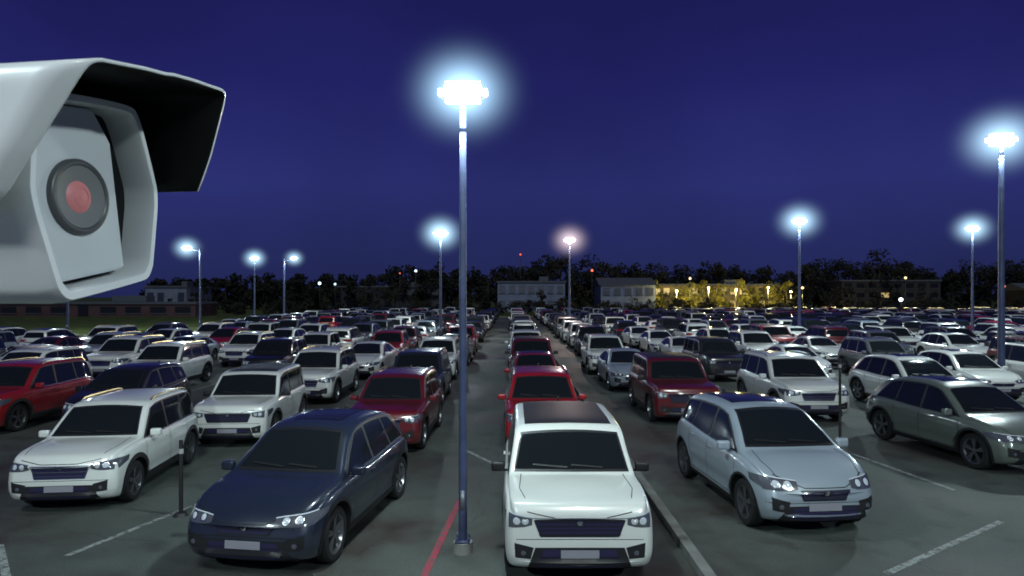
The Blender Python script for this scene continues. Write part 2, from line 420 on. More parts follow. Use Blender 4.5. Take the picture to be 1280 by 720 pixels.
SP['hatch'] = dict(L=4.2,W=1.80,R=.345,yf=.80,yr=3.40,tumble=.28,
    top=[(0,.76),(.10,.86),(.35,.97),(.7,1.04),(.95,1.08),(1.38,1.36),(1.76,1.57),(2.06,1.63),(2.5,1.65),(3.1,1.63),(3.7,1.56),(3.9,1.49),(4.05,1.18),(4.2,1.0)],
    belt=[(0,.69),(.35,.88),(1.0,.97),(2.2,.99),(3.5,1.06),(4.2,.93)],
    cowl=.99,wtop=1.90,wsx=(.695,.54),rearg=(1.13,1.44),wf=1.07,wt=1.78,we=3.68,wb=3.80,mid=2.20,q=3.02,
    clad=.08,arch=.035,hz=.73,hh=.12,gx=.36,g=(.56,.70),bars=2,low=(.26,.48),tailz=.95,rails=False,sunroof=(2.1,3.5),srw=.48,nose=.82)
SP['sedan'] = dict(L=4.75,W=1.84,R=.335,yf=.92,yr=3.72,tumble=.36,
    top=[(0,.72),(.12,.79),(.4,.87),(.9,.95),(1.35,1.0),(1.8,1.22),(2.2,1.40),(2.5,1.465),(2.9,1.48),(3.3,1.44),(3.8,1.27),(4.15,1.12),(4.45,1.09),(4.65,1.05),(4.75,.97)],
    belt=[(0,.64),(.4,.79),(1.4,.90),(2.6,.92),(3.8,.97),(4.75,.90)],
    cowl=1.38,wtop=2.32,wsx=(.70,.52),rearg=(1.14,1.34),wf=1.45,wt=2.22,we=3.4,wb=3.85,mid=2.55,q=3.32,
    clad=.05,arch=.02,hz=.67,hh=.09,gx=.40,g=(.52,.68),bars=3,low=(.24,.42),tailz=.87,rails=False,sunroof=None,chromeline=True,nose=.78)
CAR = {k: make_car(k, v) for k,v in SP.items()}

PAINT = dict(white=(.84,.86,.82), silver=(.36,.42,.48), grey=(.11,.12,.125), black=(.012,.013,.015), navy=(.018,.025,.048),
             red=(.36,.012,.018), dred=(.13,.008,.014), olive=(.14,.165,.14))
placed = []
def park(kind, col, fx, fy, ang=0, sc=1.0):
    me, L = CAR[kind]; a = radians(ang)
    ob = bpy.data.objects.new('parked_car', me); COL.objects.link(ob)
    ob.location = (fx-sin(a)*L*sc/2, fy+cos(a)*L*sc/2, .008)
    ob.rotation_euler = (0,0,a); ob.scale = (sc,sc,sc)
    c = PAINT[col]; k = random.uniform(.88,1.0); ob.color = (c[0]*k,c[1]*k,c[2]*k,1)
    placed.append((ob.location.x, ob.location.y))
    return ob

park('suv','white',.84,8.05,0,.985)
park('cross','navy',-3.45,8.3,-8,1.0)
park('suv2','white',-7.5,10.8,6,.95)
park('hatch','silver',4.68,9.7,5,1.06)
park('cross','olive',10.75,13.1,7,1.0)
park('suv2','red',.75,14.9,0,.98)
park('hatch','red',.80,21.2,0)
park('suv','dred',.85,27,0)
park('suv2','white',8.75,18.6,0,1.03)
park('suv','dred',4.95,18.2,1)
park('sedan','silver',4.6,24.4,0)
park('suv2','white',4.45,29.8,0)
park('suv','white',-6.75,15.5,3,.95)
park('suv2','dred',-3.0,14.9,-2,.96)
park('suv2','white',-6.9,21.6,0)
park('suv2','red',-14.2,16.8,0)
park('hatch','black',-10.9,16.8,1)
park('suv2','white',-13.9,24.4,0)
park('suv2','navy',-3.2,20.8,0)
park('cross','white',13.2,19.3,3)
kinds = ['suv','suv','suv2','suv2','suv2','cross','hatch','sedan']
cols = ['white']*11+['silver']*3+['grey']*3+['black']*4+['navy']*1+['red','red','dred']
colsX = [-3.2-3.65*k for k in range(0,24)] + [.8,4.75,9.1]+[12.9+3.7*k for k in range(0,21)]
for cx in colsX:
    y = 16 + random.uniform(-.4,.4)
    while y < 104:
        y += 5.75+random.uniform(-.15,.25)
        if abs(cx) > .80*y+3: continue
        if cx < -27 and y > 44: continue
        if random.random() < .05: continue
        k = random.choice(kinds); L = SP[k]['L']
        fx = cx+random.uniform(-.2,.2)
        if any(abs(px-fx) < 2.6 and abs(py-(y+L/2)) < 5.15 for px,py in placed): continue
        if random.random() < .22 and y > 35:
            park(k, random.choice(cols), fx, y+L, 180+random.uniform(-2,2))
        else: park(k, random.choice(cols), fx, y, random.uniform(-3,3), random.uniform(.96,1.03))

# ------------------------------------------------------------ helpers for setting
def mesh_obj(name, V, F, mats, mi=None, parent=None, smooth=False):
    me = bpy.data.meshes.new(name); me.from_pydata(V, [], F)
    for m in (mats if isinstance(mats,list) else [mats]): me.materials.append(m)
    if mi: me.polygons.foreach_set('material_index', mi)
    if smooth: me.polygons.foreach_set('use_smooth', [True]*len(F))
    ob = bpy.data.objects.new(name, me); COL.objects.link(ob)
    if parent: ob.parent = parent
    return ob
def empty(name, loc=(0,0,0), rz=0):
    e = bpy.data.objects.new(name, None); COL.objects.link(e); e.location = loc; e.rotation_euler = (0,0,rz); e.empty_display_size = .2
    return e
def bm_obj(name, bm, m, parent=None, smooth=True, ang=35):
    for e in bm.edges:
        if len(e.link_faces) == 2 and e.calc_face_angle(0) > radians(ang): e.smooth = False
    me = bpy.data.meshes.new(name); bm.to_mesh(me); bm.free()
    for mm in (m if isinstance(m,list) else [m]): me.materials.append(mm)
    if smooth: me.polygons.foreach_set('use_smooth', [True]*len(me.polygons))
    ob = bpy.data.objects.new(name, me); COL.objects.link(ob)
    if parent: ob.parent = parent
    return ob
def bbox_bm(c, s, bev=0, rot=Matrix(), bm=None):
    b = bmesh.new(); bmesh.ops.create_cube(b, size=1); bmesh.ops.scale(b, vec=s, verts=b.verts)
    if bev: bmesh.ops.bevel(b, geom=b.edges[:], offset=bev, segments=3, affect='EDGES')
    bmesh.ops.transform(b, matrix=Matrix.Translation(c)@rot, verts=b.verts)
    return b
def cyl(c0, c1, r0, r1, seg=20):
    b = bmesh.new(); c0=Vector(c0); c1=Vector(c1); d=c1-c0
    q = d.to_track_quat('Z','Y').to_matrix().to_4x4()
    bmesh.ops.create_cone(b, cap_ends=True, segments=seg, radius1=r0, radius2=r1, depth=d.length, matrix=Matrix.Translation((c0+c1)/2)@q)
    return b

# ------------------------------------------------------------ ground
def asphalt():
    m = mat('asphalt', rough=.7)
    nt=m.node_tree; N=nt.nodes; Lk=nt.links; b=N['Principled BSDF']
    tc=N.new('ShaderNodeTexCoord')
    n1=N.new('ShaderNodeTexNoise'); n1.inputs['Scale'].default_value=.22; n1.inputs['Detail'].default_value=8; n1.inputs['Roughness'].default_value=.65
    n2=N.new('ShaderNodeTexNoise'); n2.inputs['Scale'].default_value=45; n2.inputs['Detail'].default_value=4
    n3=N.new('ShaderNodeTexNoise'); n3.inputs['Scale'].default_value=1.3; n3.inputs['Detail'].default_value=6
    for n in (n1,n2,n3): Lk.new(tc.outputs['Object'], n.inputs['Vector'])
    r=N.new('ShaderNodeValToRGB'); e=r.color_ramp.elements
    e[0].position=.38; e[0].color=(.050,.038,.034,1); e[1].position=.62; e[1].color=(.098,.120,.108,1)
    x=r.color_ramp.elements.new(.48); x.color=(.072,.080,.072,1)
    Lk.new(n1.outputs['Fac'], r.inputs['Fac'])
    mx=N.new('ShaderNodeMixRGB'); mx.blend_type='MULTIPLY'; mx.inputs['Fac'].default_value=.6
    mr=N.new('ShaderNodeMapRange'); mr.inputs['From Min'].default_value=.3; mr.inputs['From Max'].default_value=.7; mr.inputs['To Min'].default_value=.55; mr.inputs['To Max'].default_value=1.35
    Lk.new(n2.outputs['Fac'], mr.inputs['Value']); Lk.new(r.outputs['Color'], mx.inputs['Color1']); Lk.new(mr.outputs['Result'], mx.inputs['Color2'])
    v=N.new('ShaderNodeTexVoronoi'); v.feature='DISTANCE_TO_EDGE'; v.inputs['Scale'].default_value=.16
    wv=N.new('ShaderNodeVectorMath'); wv.operation='ADD'
    sc=N.new('ShaderNodeVectorMath'); sc.operation='SCALE'; sc.inputs['Scale'].default_value=.9
    Lk.new(n3.outputs['Color'], sc.inputs[0]); Lk.new(tc.outputs['Object'], wv.inputs[0]); Lk.new(sc.outputs[0], wv.inputs[1]); Lk.new(wv.outputs[0], v.inputs['Vector'])
    lt=N.new('ShaderNodeMath'); lt.operation='LESS_THAN'; lt.inputs[1].default_value=.0022; Lk.new(v.outputs['Distance'], lt.inputs[0])
    l2=N.new('ShaderNodeMath'); l2.operation='MULTIPLY'; l2.inputs[1].default_value=.45; Lk.new(lt.outputs[0], l2.inputs[0])
    st=N.new('ShaderNodeMapRange'); st.inputs['From Min'].default_value=.56; st.inputs['From Max'].default_value=.72; st.inputs['To Min'].default_value=0; st.inputs['To Max'].default_value=.55
    Lk.new(n3.outputs['Fac'], st.inputs['Value'])
    ad=N.new('ShaderNodeMath'); ad.operation='MAXIMUM'; Lk.new(l2.outputs[0], ad.inputs[0]); Lk.new(st.outputs['Result'], ad.inputs[1])
    m2=N.new('ShaderNodeMixRGB'); Lk.new(ad.outputs[0], m2.inputs['Fac']); Lk.new(mx.outputs['Color'], m2.inputs['Color1']); m2.inputs['Color2'].default_value=(.030,.026,.024,1)
    Lk.new(m2.outputs['Color'], b.inputs['Base Color'])
    rr=N.new('ShaderNodeMapRange'); rr.inputs['From Min'].default_value=.35; rr.inputs['From Max'].default_value=.65; rr.inputs['To Min'].default_value=.5; rr.inputs['To Max'].default_value=.85
    Lk.new(n1.outputs['Fac'], rr.inputs['Value']); Lk.new(rr.outputs['Result'], b.inputs['Roughness'])
    bp=N.new('ShaderNodeBump'); bp.inputs['Strength'].default_value=.5; bp.inputs['Distance'].default_value=.006
    Lk.new(n2.outputs['Fac'], bp.inputs['Height']); Lk.new(bp.outputs['Normal'], b.inputs['Normal'])
    return m
MA = asphalt()
MG = noisy(mat('grass', rough=.9,spec=.1), .5, (.025,.033,.010), (.08,.10,.03), detail=8)
def sheet(name, x0,x1,y0,y1,z,m):
    return mesh_obj(name, [(x0,y0,z),(x1,y0,z),(x1,y1,z),(x0,y1,z)], [(0,1,2,3)], m)
sheet('ground', -1500,1500,-1500,1500,0,MG)
mesh_obj('parking_lot', [(-27.5,-40,.004),(120,-40,.004),(120,112,.004),(-27.5,112,.004),(-27.5,51,.004),(-70,51,.004),(-70,-40,.004)], [(0,1,2,3,4,5,6)], MA)
MK = noisy(mat('kerb_concrete', rough=.85), 3, (.2,.2,.19), (.32,.32,.3))
def kerb(pts):
    bmk=bmesh.new()
    for a,b_ in zip(pts[:-1],pts[1:]):
        a=Vector((*a,0)); b_=Vector((*b_,0)); d=(b_-a); n=Vector((-d.y,d.x,0)).normalized()*.075; z=Vector((0,0,.13))
        vs=[bmk.verts.new(p) for p in (a-n,a+n,b_+n,b_-n,a-n+z,a+n+z,b_+n+z,b_-n+z)]
        for f in ((4,5,6,7),(0,1,5,4),(2,3,7,6),(1,2,6,5),(3,0,4,7)): bmk.faces.new([vs[i] for i in f])
    bmesh.ops.recalc_face_normals(bmk,faces=bmk.faces)
    return bmk
bm_obj('kerb', kerb([(-70,51.1),(-27.6,51.1),(-27.6,112.1),(120,112.1)]), MK, smooth=False)

def worn(name, c, thr=(.40,.56)):
    m = mat(name, rough=.75); nt=m.node_tree; N=nt.nodes; Lk=nt.links; b=N['Principled BSDF']
    tc=N.new('ShaderNodeTexCoord'); n=N.new('ShaderNodeTexNoise'); n.inputs['Scale'].default_value=9; n.inputs['Detail'].default_value=8; n.inputs['Roughness'].default_value=.75
    Lk.new(tc.outputs['Object'], n.inputs['Vector'])
    r=N.new('ShaderNodeValToRGB'); r.color_ramp.elements[0].position=thr[0]; r.color_ramp.elements[1].position=thr[1]
    r.color_ramp.elements[0].color=(.085,.095,.088,1); r.color_ramp.elements[1].color=(*c,1)
    Lk.new(n.outputs['Fac'], r.inputs['Fac']); Lk.new(r.outputs['Color'], b.inputs['Base Color'])
    return m
MW = worn('worn_white_paint', (.34,.37,.36)); MR = worn('worn_red_paint', (.42,.03,.07))
def line_bm(segs, w, z):
    b=bmesh.new()
    for (a,c) in segs:
        a=Vector((*a,z)); c=Vector((*c,z)); d=c-a; n=Vector((-d.y,d.x,0)).normalized()*w/2
        b.faces.new([b.verts.new(p) for p in (a-n,c-n,c+n,a+n)])
    return b
segs=[((-6.25,9.2),(-5.55,11.4)),((-1.15,15.6),(-.1,13.7)),((4.9,8.6),(7.9,10.6)),((7.85,15.2),(8.3,12.3)),((-7.5,9.6),(-5.6,7.4)),((-5.0,12.2),(-5.0,17)),((6.9,15.5),(6.95,24))]
for k in range(-18,20):
    x=-5.0+3.66*k if k<1 else 2.9+3.9*k
    if abs(x+5)<1 or 0<x<8: continue
    y=23
    while y<100:
        if not (x<-26 and y>44): segs.append(((x,y),(x,y+4.6)))
        y+=5.85
bm_obj('parking_lines', line_bm(segs,.10,.008), MW, smooth=False)
bm_obj('red_line', line_bm([((-.93,11.7),(-1.18,8.0))],.10,.009), MR, smooth=False)
bm_obj('kerb', kerb([(2.5,6.5),(2.5,46)]), noisy(mat('kerb_worn', rough=.85), 2, (.10,.085,.08), (.22,.23,.22)), smooth=False)

# ------------------------------------------------------------ street lamps
MP = noisy(mat('painted_steel', rough=.45, metal=.2), 4, (.05,.065,.14), (.09,.11,.21))
MLH = mat('lamp_housing', (.25,.27,.3), .4, metal=.5)
def glowm(name, c, s):
    return mat(name,(.9,.9,.9),.4,emis=c,estr=s)
GL = {'cool':glowm('led_cool',(.82,1,1),14), 'warm':glowm('led_warm',(1,.90,.87),10)}
def bloom_volume(name, c, s, pw_=4.0):  # camera bloom imitated by an emission-only volume, densest at the centre
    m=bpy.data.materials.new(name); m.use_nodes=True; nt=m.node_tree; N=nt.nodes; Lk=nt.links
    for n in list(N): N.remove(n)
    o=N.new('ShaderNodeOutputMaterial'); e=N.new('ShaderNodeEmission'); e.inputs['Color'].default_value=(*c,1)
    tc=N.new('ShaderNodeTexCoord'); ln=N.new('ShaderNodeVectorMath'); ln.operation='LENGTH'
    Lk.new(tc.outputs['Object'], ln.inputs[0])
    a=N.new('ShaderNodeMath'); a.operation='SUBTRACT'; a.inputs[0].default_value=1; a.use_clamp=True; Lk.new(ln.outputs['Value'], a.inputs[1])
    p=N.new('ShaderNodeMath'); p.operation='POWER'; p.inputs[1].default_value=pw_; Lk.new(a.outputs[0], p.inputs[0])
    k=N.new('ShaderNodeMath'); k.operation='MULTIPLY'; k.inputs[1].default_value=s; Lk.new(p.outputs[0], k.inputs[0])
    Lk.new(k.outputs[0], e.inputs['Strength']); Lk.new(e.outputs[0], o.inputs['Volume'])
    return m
HZ={'main':bloom_volume('lamp_bloom_near',(.45,.75,1),7,5),'cool':bloom_volume('lamp_bloom',(.5,.8,1),2.1),'warm':bloom_volume('lamp_bloom_warm',(1,.80,.84),1.1)}
def lamp(x,y,h,r0,r1,tone='cool',hw=.75,arm=0,power=500,halo=1.0,hz=None,base=True):
    e=empty('street_lamp',(x,y,.004))
    bm_obj('pole', cyl((0,0,.0),(0,0,h-.1),r0,r1,20), MP, e)
    if base:
        bm_obj('concrete_base', cyl((0,0,0),(0,0,.15),r0*2.3,r0*2.2,24), MK, e)
        bm_obj('base_plate', bbox_bm((0,0,.165),(r0*3.4,r0*3.4,.03),.004), MP, e)
        bm_obj('access_cover', bbox_bm((0,-r0*.93,.75),(r0*1.0,.02,.28),.004), MLH, e)
        b=bmesh.new()
        for sx in (-1,1):
            for sy in (-1,1):
                bmesh.ops.create_cone(b,cap_ends=True,segments=8,radius1=.014,radius2=.014,depth=.07,matrix=Matrix.Translation((sx*r0*1.4,sy*r0*1.4,.20)))
        bm_obj('anchor_bolts', b, MP, e)
    hx=arm
    if arm: bm_obj('arm', cyl((0,0,h-.35),(arm,0,h-.05),r1*.8,r1*.6,12), MP, e)
    else:
        bm_obj('crossbar', bbox_bm((0,.02,h-.06),(hw*.8,.06,.05),.01), MP, e)
    bm_obj('lamp_housing', bbox_bm((hx,.08*hw,h+.10*hw/.75),(hw*.7,.30*hw/.75,.05),.02), MLH, e)
    b=bmesh.new(); bmesh.ops.create_cube(b,size=1); bmesh.ops.scale(b,vec=(hw*.92,.34*hw/.75,.27*hw/.75),verts=b.verts)
    bmesh.ops.bevel(b,geom=b.edges[:],offset=.10*hw/.75,segments=6,affect='EDGES'); bmesh.ops.translate(b,vec=(hx,0,h-.005),verts=b.verts)
    bm_obj('diffuser', b, GL[tone], e)
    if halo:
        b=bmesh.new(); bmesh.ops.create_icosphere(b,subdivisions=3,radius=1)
        o=bm_obj('lamp_bloom', b, HZ[hz or tone], e); o.location=(hx,0,h); o.scale=(halo*1.12,halo,halo*.96)  # glowing ball round the head stands in for lens bloom
    l=bpy.data.lights.new('lamp_light','POINT'); l.energy=power; l.color=(.80,1,1) if tone=='cool' else (1,.8,.7); l.shadow_soft_size=.25
    lo=bpy.data.objects.new('lamp_light',l); COL.objects.link(lo); lo.parent=e; lo.location=(hx,0,h-.55)
    return e
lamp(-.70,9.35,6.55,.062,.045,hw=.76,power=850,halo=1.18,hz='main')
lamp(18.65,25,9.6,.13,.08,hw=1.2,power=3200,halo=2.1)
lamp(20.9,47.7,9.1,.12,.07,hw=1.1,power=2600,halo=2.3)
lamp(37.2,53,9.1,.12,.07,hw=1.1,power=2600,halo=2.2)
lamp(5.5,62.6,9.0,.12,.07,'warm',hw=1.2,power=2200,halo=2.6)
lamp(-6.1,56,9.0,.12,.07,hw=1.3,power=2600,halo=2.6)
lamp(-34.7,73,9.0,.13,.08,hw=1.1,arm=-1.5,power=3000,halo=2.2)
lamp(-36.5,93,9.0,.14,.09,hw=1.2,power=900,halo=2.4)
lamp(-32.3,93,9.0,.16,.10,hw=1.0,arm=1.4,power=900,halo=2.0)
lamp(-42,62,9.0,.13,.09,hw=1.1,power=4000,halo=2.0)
# the lot goes on behind the viewer; unseen lamps added to light near cars
lamp(-8,-3,9,.13,.08,hw=1.2,power=3300,halo=0)
lamp(9.5,-3,9,.13,.08,hw=1.2,power=3600,halo=0)

MB = mat('post_black',(.02,.02,.022),.5)
MRB = mat('reflective_band',(.4,.4,.42),.3)
for (x,y,h) in ((-5.5,10.9,1.25),(8.1,16.2,2.1)):
    e=empty('marker_post',(x,y,.004))
    bm_obj('post', cyl((0,0,0),(0,0,h),.035,.03,16), MB, e)
    bm_obj('foot', cyl((0,0,0),(0,0,.05),.13,.09,20), MB, e)
    bm_obj('reflective_band', cyl((0,0,h-.22),(0,0,h-.14),.038,.038,16), MRB, e)

# ------------------------------------------------------------ buildings
def building(name,x,y,w,d,h,wallc,winc,nx,nz,lit=0,roof='flat',litc=(1,.75,.3),ls=1.2):
    e=empty(name,(x,y,0))
    mw=noisy(mat(name+'_wall',rough=.8),.8,tuple(c*.7 for c in wallc),wallc)
    mg=mat(name+'_window',winc,.3); ml=mat(name+'_lit_window',(.5,.4,.2),.5,emis=litc,estr=ls); mr=mat(name+'_roof',(.07,.08,.10),.7)
    bm_obj('walls', bbox_bm((0,0,h/2),(w,d,h)), mw, e, False)
    if roof=='flat':
        bm_obj('parapet', bbox_bm((0,0,h+.2),(w+.5,d+.5,.4)), mr, e, False)
        bm_obj('roof_unit', bbox_bm((w*.2,0,h+.95),(w*.14,3,1.1),.05), mr, e, False)
    else:
        V=[(-w/2-.4,-d/2-.4,h),(w/2+.4,-d/2-.4,h),(w/2+.4,d/2+.4,h),(-w/2-.4,d/2+.4,h),(-w/2-.4,0,h+1.8),(w/2+.4,0,h+1.8)]
        mesh_obj('roof',V,[(0,1,5,4),(2,3,4,5),(1,2,5),(3,0,4),(0,3,2,1)],mr,None,e)
    b1=bmesh.new(); b2=bmesh.new(); bf=bmesh.new()
    for i in range(nx):
        for j in range(nz):
            if i==nx//2 and j==0: continue
            cx=-w/2+w*(i+.5)/nx; cz=h*(j+.55)/nz; ww=w/nx*.62; hh=h/nz*.5
            t=b2 if random.random()<lit else b1
            mt=Matrix.Translation((cx,-d/2-.03,cz))@Matrix.Diagonal((ww,.08,hh,1)); bmesh.ops.create_cube(t,size=1,matrix=mt)
            mt=Matrix.Translation((cx,-d/2-.06,cz-hh/2-.1))@Matrix.Diagonal((ww+.2,.16,.12,1)); bmesh.ops.create_cube(bf,size=1,matrix=mt)
    bm_obj('windows',b1,mg,e,False); bm_obj('lit_windows',b2,ml,e,False); bm_obj('sills',bf,mr,e,False)
    bm_obj('door', bbox_bm((-w/2+w*(nx//2+.5)/nx,-d/2-.03,1.1),(1.8,.1,2.2)), mg, e, False)
    return e
building('office_building',4.3,152,15,12,6.6,(.17,.20,.30),(.06,.07,.11),7,2,.0)
building('warehouse',25.5,150,12,12,6.0,(.19,.22,.33),(.06,.07,.11),5,2,.0,'gable')
building('shop_building',49,165,30,12,6.2,(.22,.17,.08),(.05,.045,.02),13,2,.25,ls=.4)
building('apartment_building',100,180,26,14,7.5,(.03,.028,.032),(.01,.01,.015),8,3,.03,ls=.4)
building('apartment_building',-34,185,30,14,6,(.03,.03,.045),(.01,.01,.02),9,2,.0)
building('warehouse',-76,150,9,12,5.5,(.17,.20,.28),(.04,.045,.07),4,1,.0,litc=(.6,.8,1))
building('low_shed',-78,120,44,8,2.2,(.07,.035,.04),(.015,.015,.02),10,1,.0)
building('house',128,160,12,10,5,(.03,.028,.03),(.01,.01,.02),4,2,.1,'gable')
building('house',70,190,12,10,6,(.03,.028,.03),(.01,.01,.02),4,2,.1,'gable')

def beacon(x,y,h,c,s,r=.28):
    e=empty('signal_light',(x,y,0)); bm_obj('mast',cyl((0,0,0),(0,0,h),.09,.06,8),MB,e)
    b=bmesh.new(); bmesh.ops.create_uvsphere(b,u_segments=12,v_segments=8,radius=r); bmesh.ops.translate(b,vec=(0,0,h+r*.7),verts=b.verts)
    bm_obj('light',b,mat('beacon',(.5,.1,.1),.5,emis=c,estr=s),e)
for a in ((18.3,150,9.3,(1,.15,.08),2),(2,155,13.3,(1,.1,.05),1.5,.22),(90,150,7.6,(1,.8,.4),2),(-22,150,9.2,(.6,.85,1),3),(-44,150,6.3,(.5,.8,1),3,.35),(-41,152,6.2,(.5,.8,1),2),(62,140,5.2,(1,.75,.3),2),(83,140,2.6,(.8,.9,1),5,.4),(105,140,5.5,(1,.25,.12),2),(-27,158,9,(1,.2,.1),1.2,.18),(38,140,7.2,(1,.8,.5),1.5)):
    beacon(*a)
MYG = mat('yard_globe',(.9,.7,.3),.5,emis=(1,.75,.3),estr=4)
for (x,z) in ((36,4.6),(43,5.2),(49,4.8),(56,5.3),(61,4.4)):
    l=bpy.data.lights.new('yard_light','POINT'); l.energy=5000; l.color=(1,.82,.30); l.shadow_soft_size=.3
    e=empty('yard_lamp',(x,143.5,0)); bm_obj('post',cyl((0,0,0),(0,0,z),.08,.06,10),MB,e)
    b=bmesh.new(); bmesh.ops.create_uvsphere(b,u_segments=12,v_segments=8,radius=.2); bmesh.ops.translate(b,vec=(0,0,z+.2),verts=b.verts)
    bm_obj('globe',b,MYG,e)
    lo=bpy.data.objects.new('yard_light',l); COL.objects.link(lo); lo.parent=e; lo.location=(0,-.5,z)

# ------------------------------------------------------------ trees
MF = noisy(mat('foliage',rough=.8,spec=.1), .5, (.008,.010,.009), (.028,.029,.022), detail=3)
MFy = noisy(mat('foliage_lamplit',rough=.8,spec=.1), .9, (.05,.05,.012), (.16,.14,.03), detail=3)  # yellow lamplight is put into the leaf colours
MT = mat('bark',(.03,.025,.02),.9)
def tree_geo(V,F,MI,x,y,h,r,n,lf,low=.35,nc=10):
    def tube(a,b,r0,r1,k=5):
        a=Vector(a); b=Vector(b); d=(b-a).normalized(); u=d.orthogonal().normalized(); w=d.cross(u); o=len(V)
        for p,rr in ((a,r0),(b,r1)):
            for i in range(k):
                t=2*pi*i/k; V.append(tuple(p+u*rr*cos(t)+w*rr*sin(t)))
        for i in range(k): F.append((o+i,o+(i+1)%k,o+k+(i+1)%k,o+k+i)); MI.append(1)
    tube((x,y,0),(x,y,h*.45),.22*h/9,.14*h/9); tube((x,y,h*.45),(x+.2,y,h*.85),.14*h/9,.04)
    cl=[]
    for k in range(nc):
        a=random.uniform(0,2*pi); z=h*random.uniform(low,.95); q=random.uniform(.2,1)*r
        q*= max(.15,(1.15-abs(z/h-.55)*1.5))
        c=(x+q*cos(a),y+q*sin(a),z); cl.append((c,random.uniform(.28,.5)*r))
        tube((x,y,z*.7),c,.07,.02,4)
    for c,cr in cl:
        for _ in range(n):
            while True:
                p=Vector((random.uniform(-1,1),random.uniform(-1,1),random.uniform(-1,1)))
                if p.length<1: break
            p=Vector(c)+Vector((p.x*cr,p.y*cr,p.z*cr*.8)); u=Vector((random.gauss(0,1),random.gauss(0,1),random.gauss(0,1))).normalized(); w=u.orthogonal().normalized()
            s=lf*random.uniform(.6,1.3); o=len(V)
            V.extend([tuple(p-u*s),tuple(p+w*s*.6),tuple(p+u*s),tuple(p-w*s*.6)]); F.append((o,o+1,o+2,o+3)); MI.append(0)
V=[];F=[];MI=[]
x=-100
while x<180:
    y=random.uniform(172,205); q=.5+.5*sin(x*.11)*sin(x*.043+1)
    h=(9.5+5.5*q)*random.uniform(.8,1.12) if x>-40 else random.uniform(7,10.5)
    tree_geo(V,F,MI,x*y/185,y,h,h*.36,38,.5,low=.12,nc=15); x+=random.uniform(1.2,2.3)
mesh_obj('tree_line',V,F,[MF,MT],MI)
V=[];F=[];MI=[]
for k in range(19):
    xx=33+k*1.75+random.uniform(-.6,.6); tree_geo(V,F,MI,xx,random.uniform(149,156),random.uniform(3.5,7.5),random.uniform(1.6,2.8),50,.24,low=.15)
mesh_obj('roadside_trees',V,F,[MFy,MT],MI)
V=[];F=[];MI=[]
for k in range(110):
    xx=-75+k*2.1+random.uniform(-1.5,1.5); hh=random.uniform(1.6,3.4) if random.random()<.75 or 33<xx*1.15<66 else random.uniform(4,7)
    tree_geo(V,F,MI,xx,random.uniform(124,140),hh,random.uniform(1.4,2.2),26,.26,low=.1)
mesh_obj('hedge',V,F,[MF,MT],MI)

# ------------------------------------------------------------ security camera
MCW = noisy(mat('cctv_white',rough=.35,coat=.3), 6, (.74,.75,.76), (.80,.80,.81), .3,.42)
MCB = mat('cctv_black',(.006,.006,.007),.55,spec=.2)
MCP = noisy(mat('cctv_faceplate',rough=.4), 10, (.56,.57,.59), (.61,.62,.64))
MCG = mat('lens_grey',(.18,.18,.185),.5); MCD=mat('lens_dark',(.075,.075,.08),.4,coat=.3)
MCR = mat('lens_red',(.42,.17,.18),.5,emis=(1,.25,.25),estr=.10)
sc_ = empty('security_camera',(-.388,.62,3.752))
sc_.rotation_euler=(Matrix.Rotation(radians(-8),3,'Z')@Matrix.Rotation(radians(9),3,'X')).to_euler()
def sect(k=1.0):
    p=[(-.064,.086),(.064,.086),(.082,.0),(.080,-.02),(.062,-.084),(.052,-.097),(-.056,-.103),(-.066,-.091),(-.080,-.02),(-.082,.0)]
    q=[]
    for i in range(len(p)):
        a=p[i]; b_=p[(i+1)%len(p)]
        q.append(tuple(a[j]*.9+b_[j]*.1 for j in (0,1))); q.append(tuple(a[j]*.1+b_[j]*.9 for j in (0,1)))
    q=chaikin(q,2,True)
    return [(a*k,b_*k) for a,b_ in q]
V=[];F=[]; ringsx=[(-.50,1),(-.02,1),(-.006,.985),(0,.965),(0,.90),(-.004,.885),(-.034,.875)]
for (xx,k) in ringsx: V+= [(xx,a,b_) for a,b_ in sect(k)]
n=len(sect())
for i in range(len(ringsx)-1):
    for j in range(n): F.append((i*n+j,i*n+(j+1)%n,(i+1)*n+(j+1)%n,(i+1)*n+j))
F.append(tuple(range(n)))
bmh=bmesh.new(); mt=bpy.data.meshes.new('t'); mt.from_pydata(V,[],F); bmh.from_mesh(mt); bmesh.ops.recalc_face_normals(bmh,faces=bmh.faces)
bm_obj('housing',bmh,MCW,sc_)
mesh_obj('recess_back',[(-.033,a,b_) for a,b_ in sect(.878)],[tuple(range(n))],MCB,None,sc_)
pp=[(-.058,-.084),(.034,-.080),(.034,.044),(.016,.074),(-.052,.074),(-.068,.0)]
bmp=bmesh.new()
vf=[bmp.verts.new((-.012,a,b_)) for a,b_ in pp]; vb=[bmp.verts.new((-.031,a,b_)) for a,b_ in pp]
bmp.faces.new(vf); bmp.faces.new(list(reversed(vb)))
for i in range(len(pp)): bmp.faces.new((vf[i],vb[i],vb[(i+1)%len(pp)],vf[(i+1)%len(pp)]))
bmesh.ops.recalc_face_normals(bmp,faces=bmp.faces); bmesh.ops.bevel(bmp,geom=bmp.edges[:],offset=.002,segments=2,affect='EDGES')
bm_obj('face_plate',bmp,MCP,sc_)
ly,lz=-.016,-.008
def lathe(name,prof,m):
    V=[];F=[];ns=48
    for i in range(ns):
        a=2*pi*i/ns
        for (r_,x_) in prof: V.append((x_-.004,ly+r_*cos(a),lz+r_*sin(a)))
    k=len(prof)
    for i in range(ns):
        for j in range(k-1): F.append((i*k+j,((i+1)%ns)*k+j,((i+1)%ns)*k+j+1,i*k+j+1))
    mesh_obj(name,V,F,m,None,sc_,True)
